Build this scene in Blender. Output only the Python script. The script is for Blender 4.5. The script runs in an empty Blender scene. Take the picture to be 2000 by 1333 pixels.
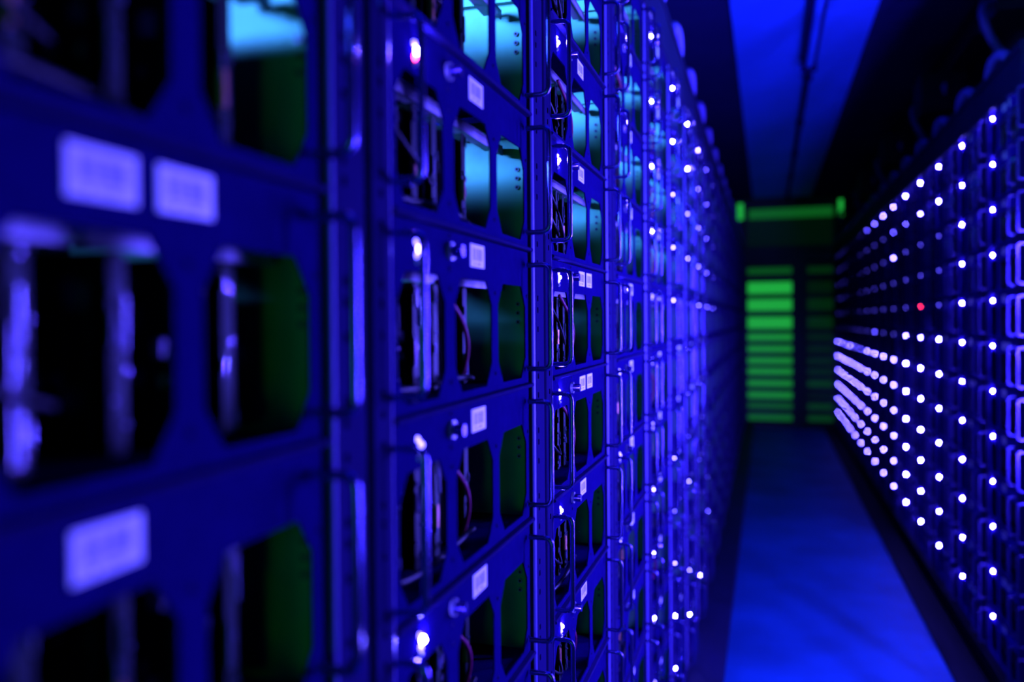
import bpy, bmesh, math, random
from mathutils import Matrix, Vector
random.seed(7)
S = bpy.context.scene
C = S.collection

# ------------------------------------------------------------------ camera
F_PX = 1650.0
CAM_Z = 1.45
ALPHA, BETA, ROLL = math.atan(498 / F_PX), math.radians(0.75), -0.008
VP = (1498.0, 624.0)                       # image point the aisle runs to
cd = bpy.data.cameras.new('camera')
cam = bpy.data.objects.new('camera', cd)
C.objects.link(cam)
S.camera = cam
Rm = (Matrix.Rotation(ALPHA, 4, 'Z') @ Matrix.Rotation(math.pi / 2 - BETA, 4, 'X') @ Matrix.Rotation(ROLL, 4, 'Z'))
cam.matrix_world = Matrix.Translation((0, 0, CAM_Z)) @ Rm
cd.sensor_width = 36.0
cd.lens = F_PX / 2000 * 36.0
v = Rm.to_3x3().inverted() @ Vector((0, 1, 0))
cd.shift_x = (1000 + F_PX * v.x / -v.z - VP[0]) / 2000
cd.shift_y = (VP[1] - (666.5 - F_PX * v.y / -v.z)) / 2000
cd.clip_start = 0.02
cd.clip_end = 60
cd.dof.use_dof = True
cd.dof.focus_distance = 1.30
cd.dof.aperture_fstop = 2.0

# ------------------------------------------------------------------ world, lamps, exposure
w = bpy.data.worlds.new('world')
S.world = w
w.use_nodes = True
w.node_tree.nodes['Background'].inputs[0].default_value = (0.02, 0.02, 1.0, 1)
w.node_tree.nodes['Background'].inputs[1].default_value = 0.004
S.view_settings.view_transform = 'Standard'
S.view_settings.look = 'None'
S.view_settings.exposure = 0.15
S.view_settings.gamma = 1.0
S.view_settings.use_curve_mapping = False
S.cycles.sample_clamp_indirect = 2.0
S.cycles.use_adaptive_sampling = False
BLUE = (0.10, 0.07, 1.0)
CYAN = (0.06, 0.22, 1.0)
GREEN = (0.03, 1.0, 0.12)


def lamp(name, loc, aim, size, size_y, power, col, spread=180):
    d = bpy.data.lights.new(name, 'AREA')
    d.shape = 'RECTANGLE'
    d.size, d.size_y = size, size_y
    d.energy = power
    d.color = col
    d.spread = math.radians(spread)
    o = bpy.data.objects.new(name, d)
    C.objects.link(o)
    o.location = loc
    o.rotation_euler = (Vector(aim) - Vector(loc)).to_track_quat('-Z', 'Y').to_euler()
    return o


# the aisle itself is lit by the blue indicator lights of the servers (built below), boosted on the unseen servers
for k in range(5):      # lamps on the back of the left row, one to a column, shining across the tops of the cards
    yw = 0.718 + 0.549 * (k - 1) + 0.370
    lamp('hot_aisle_lamp', (-1.05, yw - 0.85, 2.01), (-0.40, yw, 2.00), 0.25, 0.42, 10.0, CYAN, 42)
lamp('hot_aisle_lamp', (1.75, 3.6, 2.08), (0.9, 3.6, 2.08), 3.0, 0.3, 45.0, CYAN, 70)
lamp('unseen_green_lamp', (0.45, -3.2, 1.1), (0.0, 2.0, 1.1), 0.6, 0.8, 9.0, GREEN)  # unseen green lamp, added behind the camera to tint the chassis walls
S.cycles.max_bounces = 3
S.cycles.diffuse_bounces = 1
S.cycles.glossy_bounces = 2
S.cycles.caustics_reflective = False
S.cycles.transmission_bounces = 1

# ------------------------------------------------------------------ materials
def mat(name, col, rough=0.5, metal=0.0, noise=0.0, scale=40, emit=None, strength=0.0, bump=0.0, stretch=None, spec=0.5):
    m = bpy.data.materials.new(name)
    m.use_nodes = True
    nt = m.node_tree
    b = nt.nodes['Principled BSDF']
    b.inputs['Base Color'].default_value = (*col, 1)
    b.inputs['Roughness'].default_value = rough
    b.inputs['Metallic'].default_value = metal
    b.inputs['Specular IOR Level'].default_value = spec
    if noise or bump:
        tc = nt.nodes.new('ShaderNodeTexCoord')
        mp = nt.nodes.new('ShaderNodeMapping')
        if stretch:
            mp.inputs['Scale'].default_value = stretch
        nt.links.new(tc.outputs['Object'], mp.inputs[0])
        n = nt.nodes.new('ShaderNodeTexNoise')
        n.inputs['Scale'].default_value = scale
        n.inputs['Detail'].default_value = 4
        nt.links.new(mp.outputs[0], n.inputs['Vector'])
        if noise:
            r = nt.nodes.new('ShaderNodeMapRange')
            r.inputs[1].default_value, r.inputs[2].default_value = 0.3, 0.7
            r.inputs[3].default_value, r.inputs[4].default_value = 1 - noise, 1 + noise
            nt.links.new(n.outputs[0], r.inputs[0])
            mx = nt.nodes.new('ShaderNodeVectorMath')
            mx.operation = 'SCALE'
            mx.inputs[0].default_value = col
            nt.links.new(r.outputs[0], mx.inputs['Scale'])
            nt.links.new(mx.outputs[0], b.inputs['Base Color'])
        if bump:
            bp = nt.nodes.new('ShaderNodeBump')
            bp.inputs['Strength'].default_value = bump
            bp.inputs['Distance'].default_value = 0.002
            nt.links.new(n.outputs[0], bp.inputs['Height'])
            nt.links.new(bp.outputs[0], b.inputs['Normal'])
    if emit:
        b.inputs['Emission Color'].default_value = (*emit, 1)
        b.inputs['Emission Strength'].default_value = strength
        if strength < 120:
            m.cycles.emission_sampling = 'NONE'
    return m


M = {}
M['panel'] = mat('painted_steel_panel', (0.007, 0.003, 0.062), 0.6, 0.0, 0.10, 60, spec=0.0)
M['panel_lit'] = mat('lightened_steel_panel', (0.030, 0.014, 0.24), 0.6, 0.0, 0.10, 60, spec=0.0)  # panel paint lightened to stand in for light missing on the right row
M['post'] = mat('zinc_post', (0.014, 0.009, 0.060), 0.5, 0.0, 0.10, 30, spec=0.0, stretch=(1, 1, 0.1))
M['zinc'] = mat('galvanised_sheet', (0.10, 0.27, 0.17), 0.45, 0.2, 0.15, 18)
M['edge'] = mat('folded_edge_highlight', (0.15, 0.11, 0.42), 0.4, 0.1, spec=0.1)  # brighter tone paints the highlight line along the post edges
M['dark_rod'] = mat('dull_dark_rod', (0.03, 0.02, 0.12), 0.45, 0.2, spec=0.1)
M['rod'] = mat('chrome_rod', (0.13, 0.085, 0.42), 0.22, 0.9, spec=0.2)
M['black'] = mat('black_plastic', (0.008, 0.008, 0.012), 0.5, spec=0.1)
M['pcb'] = mat('dark_circuit_board', (0.012, 0.022, 0.018), 0.5, 0.0, 0.3, 80, spec=0.1)
M['chip'] = mat('bare_component_metal', (0.30, 0.27, 0.42), 0.16, 0.5)
M['copper'] = mat('copper_heat_pipe', (0.75, 0.30, 0.15), 0.35, 0.5)
M['rail'] = mat('bright_card_rail', (0.36, 0.33, 0.42), 0.4, 0.2)
M['cable_black'] = mat('black_cable', (0.010, 0.010, 0.014), 0.45, spec=0.15)
M['cable_red'] = mat('red_cable', (0.20, 0.015, 0.06), 0.45, spec=0.1)
M['cable_grey'] = mat('grey_conduit', (0.12, 0.09, 0.40), 0.5, spec=0.1)
M['flex'] = mat('dark_flexible_conduit', (0.03, 0.025, 0.10), 0.5, spec=0.1)
M['floor'] = mat('blue_grey_concrete', (0.004, 0.06, 0.20), 0.6, 0.0, 0.25, 2.2, spec=0.08)
M['ceil_lit'] = mat('lit_ceiling_tone', (0.02, 0.12, 0.66), 0.6, 0.0, 0.08, 1.5, spec=0.2)  # pale tone paints the patch of light along the ceiling
M['ceil'] = mat('shaded_ceiling_deck', (0.010, 0.012, 0.06), 0.8, 0.0, 0.1, 3, spec=0.0)  # dark tone carries the shade on both sides of the lit strip
M['wall'] = mat('dark_wall', (0.07, 0.07, 0.08), 0.7, 0.0, 0.1, 2)
M['hotwall'] = mat('grey_wall', (0.06, 0.07, 0.07), 0.8, 0.0, 0.1, 2)
M['blackwall'] = mat('black_frame_paint', (0.01, 0.012, 0.012), 0.5)
M['plinth'] = mat('dark_plinth', (0.006, 0.006, 0.03), 0.6, 0.0, 0.2, 6, spec=0.1)
M['mat'] = mat('dark_base_and_shade', (0.004, 0.004, 0.010), 0.8, spec=0.05)  # near-black tone also stands in for floor shade along the right racks
LEDBLUE = (0.085, 0.062, 1.0)
LEDM = {}
for lv, st in ((0, 0.0), (1, 14.0), (2, 110.0), (3, 800.0), (4, 3200.0), (5, 5000.0), (6, 76000.0)):  # top level is a boosted strength for unseen servers only
    LEDM[lv] = mat('indicator_light_%d' % lv, (0.5, 0.5, 0.6), 0.2, 0, emit=LEDBLUE, strength=st)
LEDW = {lv: mat('wide_indicator_light_%d' % lv, (0.5, 0.5, 0.6), 0.2, 0, emit=LEDBLUE, strength=st) for lv, st in ((0, 0.0), (1, 6.0), (2, 50.0), (3, 150.0), (4, 420.0))}
LEDM[9] = mat('red_indicator_light', (0.5, 0.05, 0.1), 0.2, 0, emit=(1.0, 0.02, 0.10), strength=60.0)


def label_material():
    m = mat('barcode_sticker', (0.86, 0.86, 0.86), 0.55)
    nt = m.node_tree
    b = nt.nodes['Principled BSDF']
    N, L = nt.nodes.new, nt.links.new
    tc = N('ShaderNodeTexCoord')
    sp = N('ShaderNodeSeparateXYZ')
    L(tc.outputs['Object'], sp.inputs[0])

    def mth(op, a, bb=None):
        n = N('ShaderNodeMath')
        n.operation = op
        for i, x in enumerate((a, bb)):
            if x is None:
                continue
            if isinstance(x, (int, float)):
                n.inputs[i].default_value = x
            else:
                L(x, n.inputs[i])
        return n.outputs[0]
    y, z = sp.outputs[1], sp.outputs[2]
    cell = mth('FLOOR', mth('MULTIPLY', y, 1100.0))
    wn = N('ShaderNodeTexWhiteNoise')
    wn.noise_dimensions = '1D'
    L(cell, wn.inputs['W'])
    bar = mth('MAXIMUM', mth('GREATER_THAN', wn.outputs[0], 0.75), mth('GREATER_THAN', mth('FRACT', mth('MULTIPLY', y, 360.0)), 0.52))
    inbar = mth('MULTIPLY', mth('LESS_THAN', mth('ABSOLUTE', y), 0.0165), mth('LESS_THAN', mth('ABSOLUTE', mth('SUBTRACT', z, 0.0015)), 0.0065))
    cell2 = mth('FLOOR', mth('MULTIPLY', y, 520.0))
    wn2 = N('ShaderNodeTexWhiteNoise')
    wn2.noise_dimensions = '1D'
    L(cell2, wn2.inputs['W'])
    txt = mth('MULTIPLY', mth('GREATER_THAN', wn2.outputs[0], 0.5),
              mth('MULTIPLY', mth('LESS_THAN', mth('ABSOLUTE', y), 0.011), mth('LESS_THAN', mth('ABSOLUTE', mth('ADD', z, 0.0085)), 0.0011)))
    dark = mth('MAXIMUM', mth('MULTIPLY', bar, inbar), txt)
    mx = N('ShaderNodeMix')
    mx.data_type = 'RGBA'
    mx.inputs[6].default_value = (0.86, 0.86, 0.86, 1)
    mx.inputs[7].default_value = (0.06, 0.06, 0.06, 1)
    L(dark, mx.inputs[0])
    L(mx.outputs[2], b.inputs['Base Color'])
    return m


M['label'] = label_material()

# ------------------------------------------------------------------ mesh helpers
class MB:
    def __init__(self):
        self.v, self.f, self.m, self.s, self.mats = [], [], [], [], []

    def mi(self, m):
        m = M[m] if isinstance(m, str) else m
        if m not in self.mats:
            self.mats.append(m)
        return self.mats.index(m)

    def add(self, vs, fs, m, smooth=False):
        o, k = len(self.v), self.mi(m)
        self.v += [tuple(p) for p in vs]
        for f in fs:
            self.f.append([i + o for i in f])
            self.m.append(k)
            self.s.append(smooth)
        return self

    def box(self, x0, x1, y0, y1, z0, z1, m):
        vs = [(x, y, z) for x in (x0, x1) for y in (y0, y1) for z in (z0, z1)]
        fs = [(0, 1, 3, 2), (4, 6, 7, 5), (0, 4, 5, 1), (2, 3, 7, 6), (0, 2, 6, 4), (1, 5, 7, 3)]
        return self.add(vs, fs, m)

    def tube(self, pts, r, m, n=8, caps=True):
        pts = [Vector(p) for p in pts]
        vs, fs = [], []
        up = None
        for i, p in enumerate(pts):
            t = (pts[min(i + 1, len(pts) - 1)] - pts[max(i - 1, 0)]).normalized()
            if up is None:
                a = Vector((0, 0, 1)) if abs(t.z) < 0.9 else Vector((1, 0, 0))
                up = (a - t * a.dot(t)).normalized()
            else:
                up = (up - t * up.dot(t)).normalized()
            sd = t.cross(up)
            rr = r[i] if isinstance(r, (list, tuple)) else r
            for k in range(n):
                an = 2 * math.pi * k / n
                vs.append(p + (up * math.cos(an) + sd * math.sin(an)) * rr)
        for i in range(len(pts) - 1):
            for k in range(n):
                a, b = i * n + k, i * n + (k + 1) % n
                fs.append((a, b, b + n, a + n))
        self.add(vs, fs, m, True)
        if caps:
            self.add(vs[:n], [tuple(range(n))[::-1]], m)
            self.add(vs[-n:], [tuple(range(n))], m)
        return self

    def mesh(self, name):
        me = bpy.data.meshes.new(name)
        me.from_pydata(self.v, [], self.f)
        for m in self.mats:
            me.materials.append(m)
        me.polygons.foreach_set('material_index', self.m)
        me.polygons.foreach_set('use_smooth', self.s)
        bm = bmesh.new()
        bm.from_mesh(me)
        bmesh.ops.recalc_face_normals(bm, faces=bm.faces)
        bm.to_mesh(me)
        bm.free()
        me.update()
        return me


def put(name, me, parent=None, loc=(0, 0, 0), rz=0.0):
    o = bpy.data.objects.new(name, me)
    C.objects.link(o)
    o.location = loc
    if rz:
        o.rotation_euler = (0, 0, rz)
    if parent is not None:
        o.parent = parent
    return o


def tag(o, label=None, cat=None, group=None, kind=None):
    if label:
        o['label'] = label
    if cat:
        o['category'] = cat
    if group:
        o['group'] = group
    if kind:
        o['kind'] = kind
    return o


def round_path(pts, r, n=4):
    """polyline with rounded corners"""
    pts = [Vector(p) for p in pts]
    out = [pts[0]]
    for a, b, c in zip(pts, pts[1:], pts[2:]):
        p0 = b + (a - b).normalized() * r
        p1 = b + (c - b).normalized() * r
        for i in range(n + 1):
            t = i / n
            out.append((1 - t) ** 2 * p0 + 2 * t * (1 - t) * b + t * t * p1)
    out.append(pts[-1])
    return out


def bezier(p, n=12):
    p = [Vector(q) for q in p]
    out = []
    for i in range(n + 1):
        t = i / n
        out.append((1 - t) ** 3 * p[0] + 3 * t * (1 - t) ** 2 * p[1] + 3 * t * t * (1 - t) * p[2] + t ** 3 * p[3])
    return out


# ------------------------------------------------------------------ layout of the racks
XL, XR = -0.306, 0.860            # faces of the two rack rows
P, H = 0.549, 0.18
SY = P / 0.574                   # the units were measured at a pitch of 0.574
#              # column pitch, height of one unit
ROWS = 12
TOPZ = CAM_Z + 0.787 + 0.028     # top of the top unit
BASEZ = TOPZ - ROWS * H          # bottom of the bottom unit
DL = 0.718                       # depth of the indicator lights of left column 1
YL = [DL + P * (k - 1) for k in range(0, 21)]
DR0 = 3.765                       # depth of the lights of the first right column in view
YR = [DR0 + P * n for n in range(0, 15)]
END_Y = 11.75
CEIL_Z = CAM_Z + 1.585


def row_z(r):
    return TOPZ - H * (r + 1)


# ------------------------------------------------------------------ the room
def struct(name, mb, loc=(0, 0, 0)):
    return tag(put(name, mb.mesh(name), None, loc), kind='structure')


struct('floor', MB().box(-2.6, 3.2, -3.6, END_Y + 0.3, -0.1, 0.0, 'floor'))
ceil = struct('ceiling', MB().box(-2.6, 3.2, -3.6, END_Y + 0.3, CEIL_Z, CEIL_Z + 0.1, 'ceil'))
struct('wall_left', MB().box(-2.5, -2.4, -3.6, END_Y + 0.3, 0, CEIL_Z, 'hotwall'))
struct('wall_right', MB().box(3.0, 3.1, -3.6, END_Y + 0.3, 0, CEIL_Z, 'hotwall'))
struct('wall_front', MB().box(-2.5, 3.1, -3.6, -3.5, 0, CEIL_Z, 'wall'))
lit_strip = MB().box(-0.17, 0.54, -0.595, 0.595, -0.018, 0.0, 'ceil_lit').mesh('lit_ceiling_strip')  # strip shaped like the lit patch, its light put into the colour
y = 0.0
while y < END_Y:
    put('panel', lit_strip, ceil, (0, y, CEIL_Z))
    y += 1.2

# end wall: a black frame with two louvred bays and a glazed transom lit green from behind
WZ = CAM_Z
wb = MB()
for x0, x1, z0, z1 in ((-2.5, -0.25, 0, CEIL_Z), (0.83, 3.1, 0, CEIL_Z), (-0.25, 0.83, 0, 0.06), (0.32, 0.51, 0.06, 2.20),
                       (-0.25, 0.83, 2.20, 2.42), (-0.25, 0.83, CEIL_Z - 0.09, CEIL_Z)):
    wb.box(x0, x1, END_Y, END_Y + 0.12, z0, z1, 'blackwall')
wall_back = struct('wall_back', wb)


def glow(name, st, col=(0.02, 0.62, 0.07)):
    return mat(name, (0.02, 0.05, 0.02), 0.6, emit=col, strength=st)


LEFT_ROWS = [(530, 12, .10), (563, 22, .56), (596, 22, .52), (631, 22, .50), (659, 13, .34), (682, 12, .32), (705, 12, .32),
             (726, 12, .32), (749, 12, .28), (772, 12, .28), (793, 11, .10), (816, 11, .14)]
RIGHT_ST = [.05, .02, .04, .04, .025, .025, .03, .03, .07, .01, .07, .09]
PXM = 146.0
louvre = put('louvre_door', None)
louvre.location = (0.29, END_Y, 0.06)
tag(louvre, 'black louvred end door with green light shining between its slats', 'door')


def wz(py):
    return WZ + (624 - py) / PXM


prev = wz(515)
for i, (py, hh, st) in enumerate(LEFT_ROWS):
    zc, hz = wz(py), hh / PXM / 2
    for j, (x0, x1, s2) in enumerate(((-0.25, 0.32, st), (0.51, 0.83, RIGHT_ST[i] * 0.6))):
        a = MB().box(x0 + 0.004, x1 - 0.004, 0.05, 0.055, zc - hz, zc + hz, glow('green_pane_%d_%d' % (i, j), s2)).mesh('pane')
        put('pane', a, louvre, (-0.29, 0, -0.06))
        b = MB().add([(x0, 0.05, zc + hz), (x1, 0.05, zc + hz), (x1, -0.012, zc + hz + 0.014), (x0, -0.012, zc + hz + 0.014),
                      (x0, 0.05, prev), (x1, 0.05, prev), (x1, -0.012, prev - 0.004), (x0, -0.012, prev - 0.004)],
                     [(0, 1, 2, 3), (4, 5, 6, 7), (3, 2, 6, 7), (0, 1, 5, 4), (0, 3, 7, 4), (1, 2, 6, 5)], 'blackwall').mesh('slat')
        put('slat', b, louvre, (-0.29, 0, -0.06))
    prev = zc - hz
tr = put('transom_window', None)
tr.location = (0.29, END_Y, 2.42)
tag(tr, 'green lit transom window above the louvred end door', 'window')
put('pane', MB().box(-0.54, 0.54, 0.05, 0.055, 0.0, 0.36, glow('green_dim_pane', 0.006)).mesh('pane'), tr)
put('light_strip', MB().box(-0.52, 0.54, 0.03, 0.045, 0.365, 0.50, glow('green_strip', 0.13)).mesh('light_strip'), tr)
put('glazing_bar', MB().box(-0.54, 0.54, -0.01, 0.03, 0.352, 0.366, 'blackwall').mesh('glazing_bar'), tr)
for sx, nm in ((-0.335, 'beside the rack row close to the camera'), (0.93, 'beside the rack row full of lamps')):  # glowing panes stand in for corners lit by the green light
    o = put('lit_corner', MB().box(-0.035, 0.035, -0.05, 0, -0.12, 0.09, glow('green_lit_corner', 0.6)).mesh('lit_corner'), None,
            (sx, END_Y, CEIL_Z - 0.13))
    put('corner_back', MB().box(-0.045, 0.045, -0.02, 0.0, -0.13, 0.10, 'blackwall').mesh('corner_back'), o)
    tag(o, 'small glowing pane for a green-lit corner at the ceiling, ' + nm, 'light')

# containment panels that close the hot aisles off above the racks
struct('wall_containment_left', MB().box(-0.82, -0.80, -1.0, END_Y, TOPZ + 0.06, CEIL_Z, 'wall'))
struct('wall_containment_right', MB().box(1.24, 1.26, 0.0, END_Y, TOPZ + 0.06, CEIL_Z, 'wall'))

# plinths beneath the racks and a dark strip for the shade on the floor
struct('trim_1', MB().box(-1.0, -0.17, -1.0, END_Y, 0, 0.075, 'plinth').box(-1.0, XL - 0.01, -1.0, END_Y, 0.075, BASEZ - 0.012, 'plinth'))
struct('trim_2', MB().box(0.835, 1.6, 1.5, END_Y, 0, BASEZ - 0.012, 'mat').box(0.71, 0.835, 1.5, END_Y, 0, 0.012, 'mat'))  # low box is the painted floor shade beside the right racks

# ceiling battens
bt = put('batten_lamp', MB().box(-0.04, 0.04, 0, 2.3, -0.05, 0, 'panel').mesh('batten_lamp'), None, (0.245, 3.05, CEIL_Z - 0.018))
put('diffuser', MB().tube([(0, 0.03, -0.055), (0, 2.27, -0.055)], 0.022, 'ceil_lit', 10).mesh('diffuser'), bt)
put('end_cap', MB().box(-0.045, 0.045, 2.3, 2.34, -0.085, 0, 'panel').mesh('end_cap'), bt)
tag(bt, 'unlit batten lamp under the ceiling strip painted as lit', 'lamp')
cn = put('ceiling_conduit', MB().tube([(0, 0, 0), (0, 6.2, 0)], 0.018, 'panel', 10).mesh('ceiling_conduit'), None, (0.255, 5.45, CEIL_Z - 0.038))
for i in range(5):
    put('clip', MB().box(-0.028, 0.028, -0.012, 0.012, -0.022, 0.02, 'panel').mesh('clip'), cn, (0, 0.3 + 1.3 * i, 0))
tag(cn, 'thin straight conduit running along the ceiling to the green end door', 'conduit')

# ------------------------------------------------------------------ server meshes
HOLES = [(-0.050, 0.070), (0.099, 0.225), (0.250, 0.373)]
HZ0, HZ1, CH = 0.011, 0.1305, 0.020
PY0, PY1, PZ0, PZ1 = -0.068, 0.387, 0.003, 0.1765


def panel_mesh():
    bm = bmesh.new()
    edges = []

    def loop(pts):
        vs = [bm.verts.new((0, y, z)) for y, z in pts]
        for a, b in zip(vs, vs[1:] + vs[:1]):
            edges.append(bm.edges.new((a, b)))
    loop([(PY0, PZ0), (PY1, PZ0), (PY1, PZ1), (PY0, PZ1)])
    for y0, y1 in HOLES:
        loop([(y0 + CH, HZ0), (y1 - CH, HZ0), (y1, HZ0 + CH * 1.3), (y1, HZ1 - CH * 1.3), (y1 - CH, HZ1), (y0 + CH, HZ1),
              (y0, HZ1 - CH * 1.3), (y0, HZ0 + CH * 1.3)])
    bmesh.ops.triangle_fill(bm, use_beauty=True, use_dissolve=False, edges=edges, normal=(1, 0, 0))
    r = bmesh.ops.extrude_face_region(bm, geom=list(bm.faces))
    for e in r['geom']:
        if isinstance(e, bmesh.types.BMVert):
            e.co.x -= 0.002
    bmesh.ops.recalc_face_normals(bm, faces=bm.faces)
    me = bpy.data.meshes.new('front_panel')
    bm.to_mesh(me)
    bm.free()
    me.materials.append(M['panel'])
    return me


PANEL = panel_mesh()
PANEL_LIT = PANEL.copy()
PANEL_LIT.materials[0] = M['panel_lit']
DEPTH = 0.22


def chassis(mb):
    mb.box(-DEPTH, -0.002, PY0, PY0 + 0.0015, PZ0, PZ1 - 0.002, 'panel')
    mb.box(-DEPTH, -0.002, PY1 - 0.0015, PY1, PZ0, PZ1 - 0.002, 'zinc')
    mb.box(-DEPTH, -0.002, PY0, PY1, PZ0, PZ0 + 0.0015, 'panel')
    mb.box(-DEPTH, -0.010, PY1 - 0.012, PY1 - 0.0015, 0.149, 0.152, 'zinc')
    mb.box(-DEPTH, -DEPTH + 0.0015, PY0, PY1, PZ0, 0.124, 'panel')           # rear plate, added to block light below the card tops
    # rivets on the far side wall
    for x, z in ((-0.013, 0.108), (-0.013, 0.096), (-0.013, 0.084), (-0.055, 0.150), (-0.12, 0.150)):
        mb.tube([(x, PY1 - 0.0015, z), (x, PY1 - 0.004, z)], 0.0032, 'chip', 8)
        mb.tube([(x, PY1 - 0.004, z), (x, PY1 - 0.0043, z)], 0.0017, 'black', 6)
    return mb


CHASSIS = chassis(MB()).mesh('chassis')
HANDLE = MB().tube(round_path([(-0.001, 0, 0.022), (0.030, 0, 0.022), (0.030, 0, 0.159), (-0.001, 0, 0.159)], 0.011), 0.0036, 'rod', 10).mesh('handle')


HANDLE_DARK = MB().tube(round_path([(-0.001, 0, 0.022), (0.030, 0, 0.022), (0.030, 0, 0.159), (-0.001, 0, 0.159)], 0.011), 0.0036, 'dark_rod', 10).mesh('handle')


def dome(r, h, m, n=8):
    mb = MB()
    vs, fs = [], []
    for j in range(4):
        a = j / 3.0 * math.pi / 2
        for k in range(n):
            t = 2 * math.pi * k / n
            vs.append((h * math.sin(a) if j < 3 else h, r * math.cos(a) * math.cos(t) if j < 3 else r * .15 * math.cos(t),
                       r * math.cos(a) * math.sin(t) if j < 3 else r * .15 * math.sin(t)))
    for j in range(3):
        for k in range(n):
            fs.append((j * n + k, j * n + (k + 1) % n, (j + 1) * n + (k + 1) % n, (j + 1) * n + k))
    fs.append(tuple(3 * n + k for k in range(n)))
    return mb.add(vs, fs, m, True)


LED = {lv: dome(0.0040, 0.004, m).mesh('indicator_light') for lv, m in LEDM.items()}
LED_WIDE = {lv: dome(0.0060, 0.005, m2).mesh('indicator_light') for lv, m2 in LEDW.items()}
LED_SMALL = {lv: dome(0.0030, 0.003, LEDM[lv]).mesh('indicator_light') for lv in LEDM}
SCREW = dome(0.0028, 0.0018, 'post', 8).mesh('screw')
PIPE = MB().tube([(-0.0335, -0.006, 0.046), (-0.0335, -0.006, 0.070)], 0.004, 'copper', 8).mesh('heat_pipe')
BEZEL = MB().tube([(0, 0, 0), (0.004, 0, 0)], 0.0095, 'chip', 14).mesh('bezel')
BUTTON = MB().tube([(0.004, 0, 0), (0.015, 0, 0)], 0.0062, 'rod', 12).mesh('power_button')
LABEL = MB().box(0, 0.0006, -0.024, 0.024, -0.0125, 0.0125, 'label').mesh('barcode_label')
RAILBAR = MB().box(-0.055, -0.030, -0.060, 0.375, 0.1335, 0.1385, 'rail').box(-0.032, -0.030, -0.060, 0.375, 0.126, 0.1385, 'rail').mesh('card_rail')


def card_mesh(seed):
    rnd = random.Random(seed)
    mb = MB()
    mb.box(-0.21, -0.034, -0.001, 0.001, 0.012, 0.126, 'pcb')                 # board
    mb.box(-0.034, -0.0325, -0.010, 0.0035, 0.014, 0.124, 'pcb')              # end bracket
    mb.box(-0.205, -0.040, -0.016, -0.002, 0.020, 0.118, 'black')              # shroud
    # bright fin edges and connectors along the front
    for k in range(3):
        yy = -0.009 + 0.005 * k
        z = 0.018
        while z < 0.118:
            l = rnd.choice((0.003, 0.006, 0.010, 0.020, 0.030))
            if rnd.random() < 0.45:
                mb.box(-0.033, -0.0305, yy, yy + rnd.choice((0.0010, 0.0014, 0.002)), z, min(z + l, 0.122), 'chip')
            z += l + rnd.choice((0.002, 0.004, 0.007))
    for k in range(16):                                                       # components on the camera-side face
        x, z = rnd.uniform(-0.10, -0.042), rnd.uniform(0.022, 0.115)
        s = rnd.uniform(0.0015, 0.005)
        mb.box(x - s, x + s, -0.0165 - s, -0.015, z - s * 1.5, z + s * 1.5, rnd.choice(('chip', 'pcb', 'black', 'chip')))
    return mb.mesh('circuit_card')


CARDS = [card_mesh(i) for i in range(8)]
CABLES = [MB().tube(bezier([(-0.028, 0.12, 0.128), (-0.02, 0.15, 0.10), (-0.012, 0.215, 0.075), (-0.03, 0.200, 0.020)]), 0.0028, 'cable_red', 7).mesh('cable'),
          MB().tube(bezier([(-0.025, 0.02, 0.12), (-0.016, 0.06, 0.09), (-0.016, 0.10, 0.06), (-0.03, 0.17, 0.045)]), 0.0022, 'cable_black', 7).mesh('cable'),
          MB().tube(bezier([(-0.022, 0.00, 0.022), (-0.012, 0.05, 0.018), (-0.012, 0.13, 0.030), (-0.03, 0.24, 0.018)]), 0.0032, 'cable_black', 7).mesh('cable'),
          MB().tube(bezier([(-0.03, -0.02, 0.10), (-0.014, 0.04, 0.06), (-0.014, 0.09, 0.03), (-0.03, 0.11, 0.055)]), 0.0026, 'cable_black', 7).mesh('cable')]
# server for the far columns: panel, shell, three cards and rail in one mesh
fm = bmesh.new()
fm.from_mesh(PANEL)
_ = MB()
_.box(-DEPTH, -0.002, PY0, PY0 + 0.0015, PZ0, PZ1 - 0.002, 'panel').box(-DEPTH, -0.002, PY1 - 0.0015, PY1, PZ0, PZ1 - 0.002, 'zinc')
_.box(-DEPTH, -0.002, PY0, PY1, PZ0, PZ0 + 0.0015, 'panel').box(-DEPTH, -DEPTH + 0.0015, PY0, PY1, PZ0, 0.124, 'panel')  # last box is the plate added to block light from behind
_.box(-0.055, -0.030, -0.060, 0.375, 0.1335, 0.1385, 'rail')
for yy in (-0.02, 0.04, 0.10, 0.16, 0.22):
    _.box(-0.20, -0.036, yy - 0.014, yy, 0.012, 0.126, 'black')
    _.box(-0.036, -0.033, yy - 0.003, yy, 0.02, 0.115, 'chip')
    _.box(-0.036, -0.033, yy - 0.010, yy - 0.008, 0.03, 0.075, 'chip')
SHELL_FAR = _.mesh('chassis')

fm.free()

ORD = ['first', 'second', 'third', 'fourth', 'fifth', 'sixth', 'seventh', 'eighth', 'ninth', 'tenth', 'eleventh', 'twelfth', 'thirteenth',
       'fourteenth', 'fifteenth', 'sixteenth', 'seventeenth', 'eighteenth', 'nineteenth', 'twentieth', 'twenty-first']


def empty(name, loc, rz=0.0):
    return put(name, None, None, loc, rz)


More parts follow.
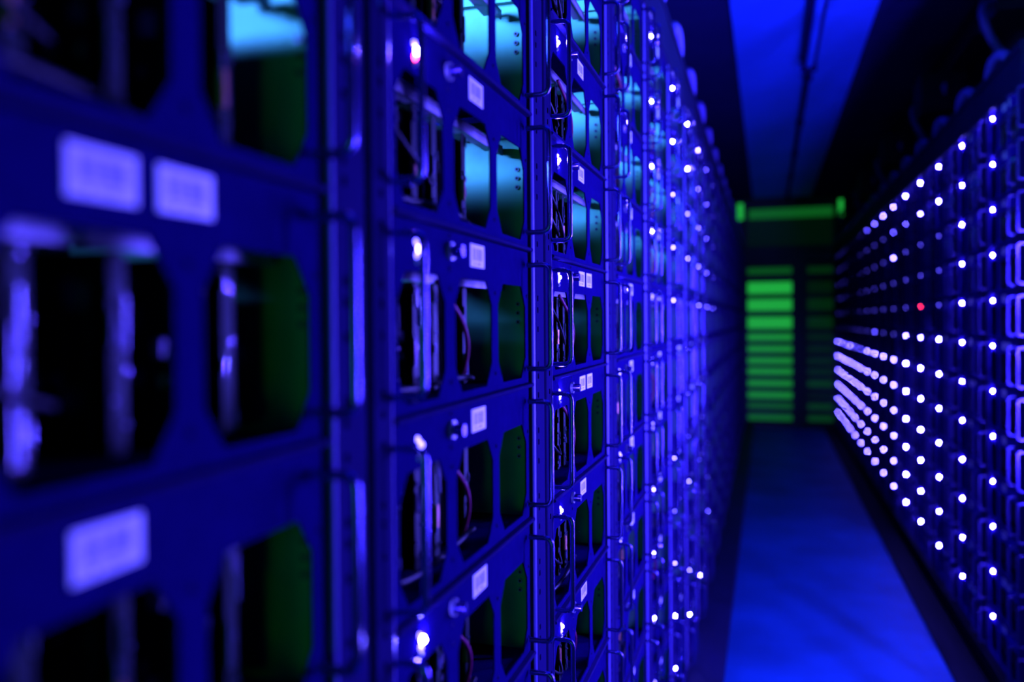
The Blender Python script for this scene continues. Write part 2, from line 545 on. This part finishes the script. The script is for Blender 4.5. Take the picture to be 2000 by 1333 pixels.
# lit state of the indicator lights -------------------------------------------------
def left_level(k, r):
    special = {(1, 3): 4, (1, 4): 2, (1, 5): 1, (1, 6): 4, (2, 1): 3, (2, 2): 4, (2, 3): 4, (2, 4): 3, (2, 5): 4, (2, 6): 3, (2, 7): 4,
               (4, 4): 1, (5, 0): 4, (5, 1): 4, (5, 11): 4, (5, 10): 4, (6, 11): 4, (6, 10): 2, (7, 11): 3, (4, 8): 4, (4, 9): 4, (3, 4): 4}
    if (k, r) in special:
        return special[(k, r)]
    if k in (3, 4) and r <= 3:
        return 4 if r < 3 else 3
    if k in (5, 6) and r <= 1:
        return 4
    if k == 7 and r == 0:
        return 3
    if r <= 3:
        return 2 if k < 9 else 1
    return random.choice((2, 1, 1, 0)) if k > 2 else 1


def right_level(n, r):
    if r >= 7:
        return 4
    if r == 6:
        return 4 if n not in (9, 10, 12) else 2
    if r == 0:
        return 4 if n <= 6 else (3 if n == 7 else 2 if n == 8 else 1)
    if r == 1:
        return 4 if n <= 2 else (3 if n == 3 else 2 if n in (4, 5) else 1)
    if r == 2:
        return 4 if n <= 1 or n == 5 else 1
    if r == 3:
        return 4 if n <= 1 else 1
    if r == 4:
        return 4 if n <= 1 else (9 if n == 3 else 1)
    if r == 5:
        return 4 if n <= 2 else (3 if n in (3, 4) else 2 if n == 7 else 1)


CARD_A = [-0.030, 0.030, 0.090, 0.155, 0.222, 0.285, 0.325]
CARD_B = [-0.030, 0.022, 0.075, 0.130, 0.178, 0.225]


def server(side, k, r, y, detail):
    z = row_z(r)
    left = side == 'L'
    rz = 0.0 if left else math.pi
    loc = (XL if left else XR, y, z)
    t = empty('server_unit', loc, rz)
    t.scale = (1, SY, 1)
    lv = left_level(k, r) if left else right_level(k, r)
    lit = {4: 'bright lamp', 3: 'lit lamp', 2: 'dim violet lamp', 1: 'faint lamp', 0: 'unlit lamp', 9: 'red lamp'}[lv]
    if left:
        lab = 'dark server with %s, left rack row, %s column from camera, %s shelf down' % (lit, ORD[k], ORD[r])
        grp = 'servers in the left rack row'
    else:
        lab = 'dark server with %s, right rack row, %s column from camera, %s shelf down' % (lit, ORD[k], ORD[r])
        grp = 'servers in the right rack row'
    tag(t, lab, 'server', grp)
    put('front_panel', PANEL if left else PANEL_LIT, t)
    put('indicator_light', LED_WIDE[lv] if not left and k >= 5 else LED[5 if lv == 4 and not left else lv], t, (0, 0, 0.152))
    for yy in (-0.0735, 0.373):
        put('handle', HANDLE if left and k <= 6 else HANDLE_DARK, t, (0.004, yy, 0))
    if detail >= 1:
        if left or k <= 3:
            pb = put('power_button', BUTTON, t, (0, 0.083, 0.156 if left else 0.168))
            pb.scale = (1 if left else 0.6, 1, 1)
        if detail == 2:
            put('bezel', BEZEL, pb)
        put('barcode_label', LABEL, t, (0, 0.172, 0.157))
        if (left and (k, r) in ((0, 4), (2, 4), (2, 5), (1, 8))) or (detail == 1 and (k * 7 + r * 3) % 5 == 0):
            put('barcode_label', LABEL, t, (0, 0.236, 0.157))
    if detail < 2:
        put('chassis', SHELL_FAR, t)
        return t
    put('chassis', CHASSIS, t)
    put('card_rail', RAILBAR, t)
    rnd = random.Random(k * 31 + r)
    for i, yy in enumerate(CARD_A if k == 0 else CARD_B):
        cc = put('circuit_card', CARDS[(i * 3 + k + r * 5) % 8], t, (0, yy, 0))
        if (i + k + r) % 3 == 0:
            put('heat_pipe', PIPE, cc)
    for i in rnd.sample(range(4), 2):
        put('cable', CABLES[i], t)
    for yy, zz, l in ((-0.007, 0.158, 1), (-0.005, 0.146, 9 if (k, r) == (1, 3) else 1), (-0.005, 0.140, 0)):
        put('indicator_light', LED_SMALL[l], t, (0, yy, zz))
    for yy, zz in ((0.083, 0.138), (0.083, 0.172), (0.2375, 0.024), (0.2375, 0.118), (0.0845, 0.024), (0.0845, 0.118), (0.380, 0.118), (0.380, 0.024)):
        put('screw', SCREW, t, (0, yy, zz))
    return t


# ------------------------------------------------------------------ rack frames
def post_mesh(w, holes_y, z0, z1, detailed, glint_side):
    """folded steel post, local y from 0 to w, front at x = 0, with square holes"""
    mb = MB()
    r, dep = 0.0055, 0.040
    prof = [(-dep, 0.0), (-r, 0.0)]
    for i in range(1, 4):
        a = i / 4 * math.pi / 2
        prof.append((-r + r * math.sin(a), r - r * math.cos(a)))
    prof.append((0.0, r))
    right = [(x, w - y) for x, y in prof[::-1]]
    for pi, pr in enumerate((prof, right)):
        vs, fs = [], []
        for x, y in pr:
            vs += [(x, y, z0), (x, y, z1)]
        for i in range(len(pr) - 1):
            fs.append((2 * i, 2 * i + 2, 2 * i + 3, 2 * i + 1))
        glint_faces = {2, 3, 4} if pi == 0 else {0, 1, 2}  # edge faces that take the painted highlight
        mb.add(vs, [f for i, f in enumerate(fs) if i in glint_faces], 'edge' if pi == glint_side else 'post', True)
        mb.add(vs, [f for i, f in enumerate(fs) if i not in glint_faces], 'post', True)
    if not detailed:
        mb.add([(0, r, z0), (0, w - r, z0), (0, w - r, z1), (0, r, z1)], [(0, 1, 2, 3)], 'post')
        return mb.mesh('post')
    hs = 0.0030
    ys = [r, holes_y - hs, holes_y + hs, w - r]
    zs = [z0]
    z = z0 + 0.010
    pat = [0.0, 0.016, 0.064]
    while z + 0.07 < z1:
        for p in pat:
            zs += [z + p - hs * 1.25, z + p + hs * 1.25]
        z += 0.090
    zs.append(z1)
    for a, b in ((0, 1), (2, 3)):
        mb.add([(0, ys[a], z0), (0, ys[b], z0), (0, ys[b], z1), (0, ys[a], z1)], [(0, 1, 2, 3)], 'post')
    for i in range(0, len(zs) - 1, 2):
        mb.add([(0, ys[1], zs[i]), (0, ys[2], zs[i]), (0, ys[2], zs[i + 1]), (0, ys[1], zs[i + 1])], [(0, 1, 2, 3)], 'post')
    mb.add([(-0.004, ys[1] - .002, z0), (-0.004, ys[2] + .002, z0), (-0.004, ys[2] + .002, z1), (-0.004, ys[1] - .002, z1)], [(0, 1, 2, 3)], 'black')
    return mb.mesh('post')


PZB, PZT = 0.0, ROWS * H + 0.06
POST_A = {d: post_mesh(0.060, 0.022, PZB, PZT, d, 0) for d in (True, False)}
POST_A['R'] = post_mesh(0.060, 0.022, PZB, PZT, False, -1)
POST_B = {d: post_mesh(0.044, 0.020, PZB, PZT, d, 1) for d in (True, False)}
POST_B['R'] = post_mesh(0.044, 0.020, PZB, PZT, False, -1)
SHELF = MB().box(-0.01, 0.006, -0.067, 0.386, -0.0025, 0.0025, 'post').tube([(0.006, -0.067, 0), (0.006, 0.386, 0)], 0.0026, 'post', 8).mesh('shelf_rail')
HEADER = MB().box(-0.46, 0.012, -0.116, 0.452, 0.0, 0.15, 'plinth').box(-0.02, 0.018, -0.116, 0.452, 0.12, 0.135, 'plinth').mesh('header_panel')
RAIL_GLINT = MB().tube(bezier([(0.0, -0.06, 0.150), (0.012, 0.0, 0.20), (0.012, 0.17, 0.20), (0.0, 0.23, 0.150)], 10), 0.019, 'cable_grey', 10).mesh('rail_glint')  # pale tube stands in for the glint on the top rail


def rack(side, k, y):
    left = side == 'L'
    near = (left and k <= 5)
    t = empty('server_rack', (XL if left else XR, y, BASEZ), 0 if left else math.pi)
    t.scale = (1, SY, 1)
    tag(t, 'steel rack frame with perforated posts, %s rack row, %s column from camera' % ('left' if left else 'right', ORD[k]), 'rack',
        'rack frames of the %s row' % ('left' if left else 'right'))
    put('post', POST_B[near if left and k <= 7 else 'R'], t, (0.007, -0.116, 0))
    put('post', POST_A[near if left and k <= 7 else 'R'], t, (0.007, 0.391, 0))
    put('header_panel', HEADER, t, (0, 0, ROWS * H + 0.002))
    for r in range(ROWS + 1):
        put('shelf_rail', SHELF, t, (0, 0, H * r))
    put('rail_glint', RAIL_GLINT, t, (0, 0, ROWS * H))
    return t


def rows_in_view(k):
    return {0: range(3, 7), 1: range(2, 8), 2: range(1, 9), 3: range(0, 10), 4: range(0, 12)}.get(k, range(12))


NLEFT = 12
far = []
for k, y in enumerate(YL):
    rack('L', k, y)
    for r in rows_in_view(k):
        if k < NLEFT:
            server('L', k, r, y, 2 if k <= 4 else (1 if k <= 7 else 0))
        else:
            far.append((k, r, y))
for i, y in enumerate(YR):
    rack('R', i, y)
    for r in range(12):
        server('R', i, r, y, 1 if i <= 6 else 0)

# the farthest left columns: too many and too thin to tell apart; and the right row where it goes on past the edge of the picture
def massed(name, items, x0, flip, level):
    bm = bmesh.new()
    mats = [M['panel'], M['dark_rod']] + [LEDM[i] for i in range(7)]
    sg = -1 if flip else 1
    for k, r, y in items:
        lv = level(k, r)
        extra = ((POST_A['R'], (0.007, 0.391, BASEZ - row_z(0)), 0), (POST_B['R'], (0.007, -0.116, BASEZ - row_z(0)), 0)) if flip and r == 0 else ()
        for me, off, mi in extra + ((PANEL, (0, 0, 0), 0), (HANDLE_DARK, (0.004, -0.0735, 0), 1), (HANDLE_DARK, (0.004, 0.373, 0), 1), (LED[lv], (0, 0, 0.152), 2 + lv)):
            n0, f0 = len(bm.verts), len(bm.faces)
            bm.from_mesh(me)
            bm.verts.ensure_lookup_table()
            bm.faces.ensure_lookup_table()
            for vv in bm.verts[n0:]:
                c = vv.co
                vv.co = Vector((x0 + sg * (c.x + off[0]), y + sg * SY * (c.y + off[1]), row_z(r) + c.z + off[2]))
            for ff in bm.faces[f0:]:
                ff.material_index = mi
    me = bpy.data.meshes.new(name)
    bm.to_mesh(me)
    bm.free()
    for m in mats:
        me.materials.append(m)
    return put(name, me)


tag(massed('distant_servers', far, XL, False, lambda k, r: 1 if (k + r) % 3 else 2),
    'farthest servers of the left rack row, merging beside the green end door', 'servers', kind='stuff')
tag(massed('servers_past_the_frame', [(n, r, DR0 + P * n) for n in range(-7, 0) for r in range(12)], XR, True,
           lambda k, r: 6 if 3 <= r <= 7 and k >= -4 else 2),  # unseen lights boosted far above the others to brighten near left racks
    'servers of the right rack row, closer than the picture shows', 'servers', kind='stuff')

# ------------------------------------------------------------------ busbars and tap-off boxes above the racks
for side, x, sg in (('left', -0.62, -1), ('right', 0.99, 1)):
    o = put('busbar_trunking', MB().box(-0.05, 0.05, 0, 9.4, 0, 0.11, 'black').box(-0.065, 0.065, 0, 9.4, 0.11, 0.118, 'black').mesh('busbar_trunking'), None,
            (x + 0.05 * sg, 2.0, CAM_Z + 1.40))
    put('hanger', MB().tube([(0, 0.6, 0.11), (0, 0.6, 0.185)], 0.006, 'rod').mesh('hanger'), o)
    put('hanger', MB().tube([(0, 6.6, 0.11), (0, 6.6, 0.185)], 0.006, 'rod').mesh('hanger'), o)
    tag(o, 'black busbar trunking hung above the %s rack row' % side, 'trunking')
    for j in range(5):
        yy = 3.65 + j * 3 * P
        b = put('tap_off_box', MB().box(-0.11, 0.11, 0, 0.30, 0, 0.215, 'black').box(-0.115, 0.115, -0.006, 0.01, 0.02, 0.195, 'black').mesh('tap_off_box'), None,
                (x - 0.03 * sg, yy, CAM_Z + 1.18))
        put('lever', MB().tube([(0, -0.006, 0.12), (0, -0.03, 0.12)], 0.012, 'cable_grey', 8).box(-0.006, 0.006, -0.036, -0.024, 0.08, 0.14, 'cable_grey').mesh('lever'), b)
        put('conduit', MB().tube(bezier([(-0.09 * sg, 0.1, 0.02), (-0.19 * sg, 0.02, 0.10), (-0.19 * sg, -0.04, -0.10), (-0.02 * sg, 0.10, -0.205)], 14), 0.017, 'flex', 8).mesh('conduit'), b)
        tag(b, 'black tap-off box above the %s rack row, %s from camera' % (side, ORD[j]), 'electrical box', 'tap-off boxes')
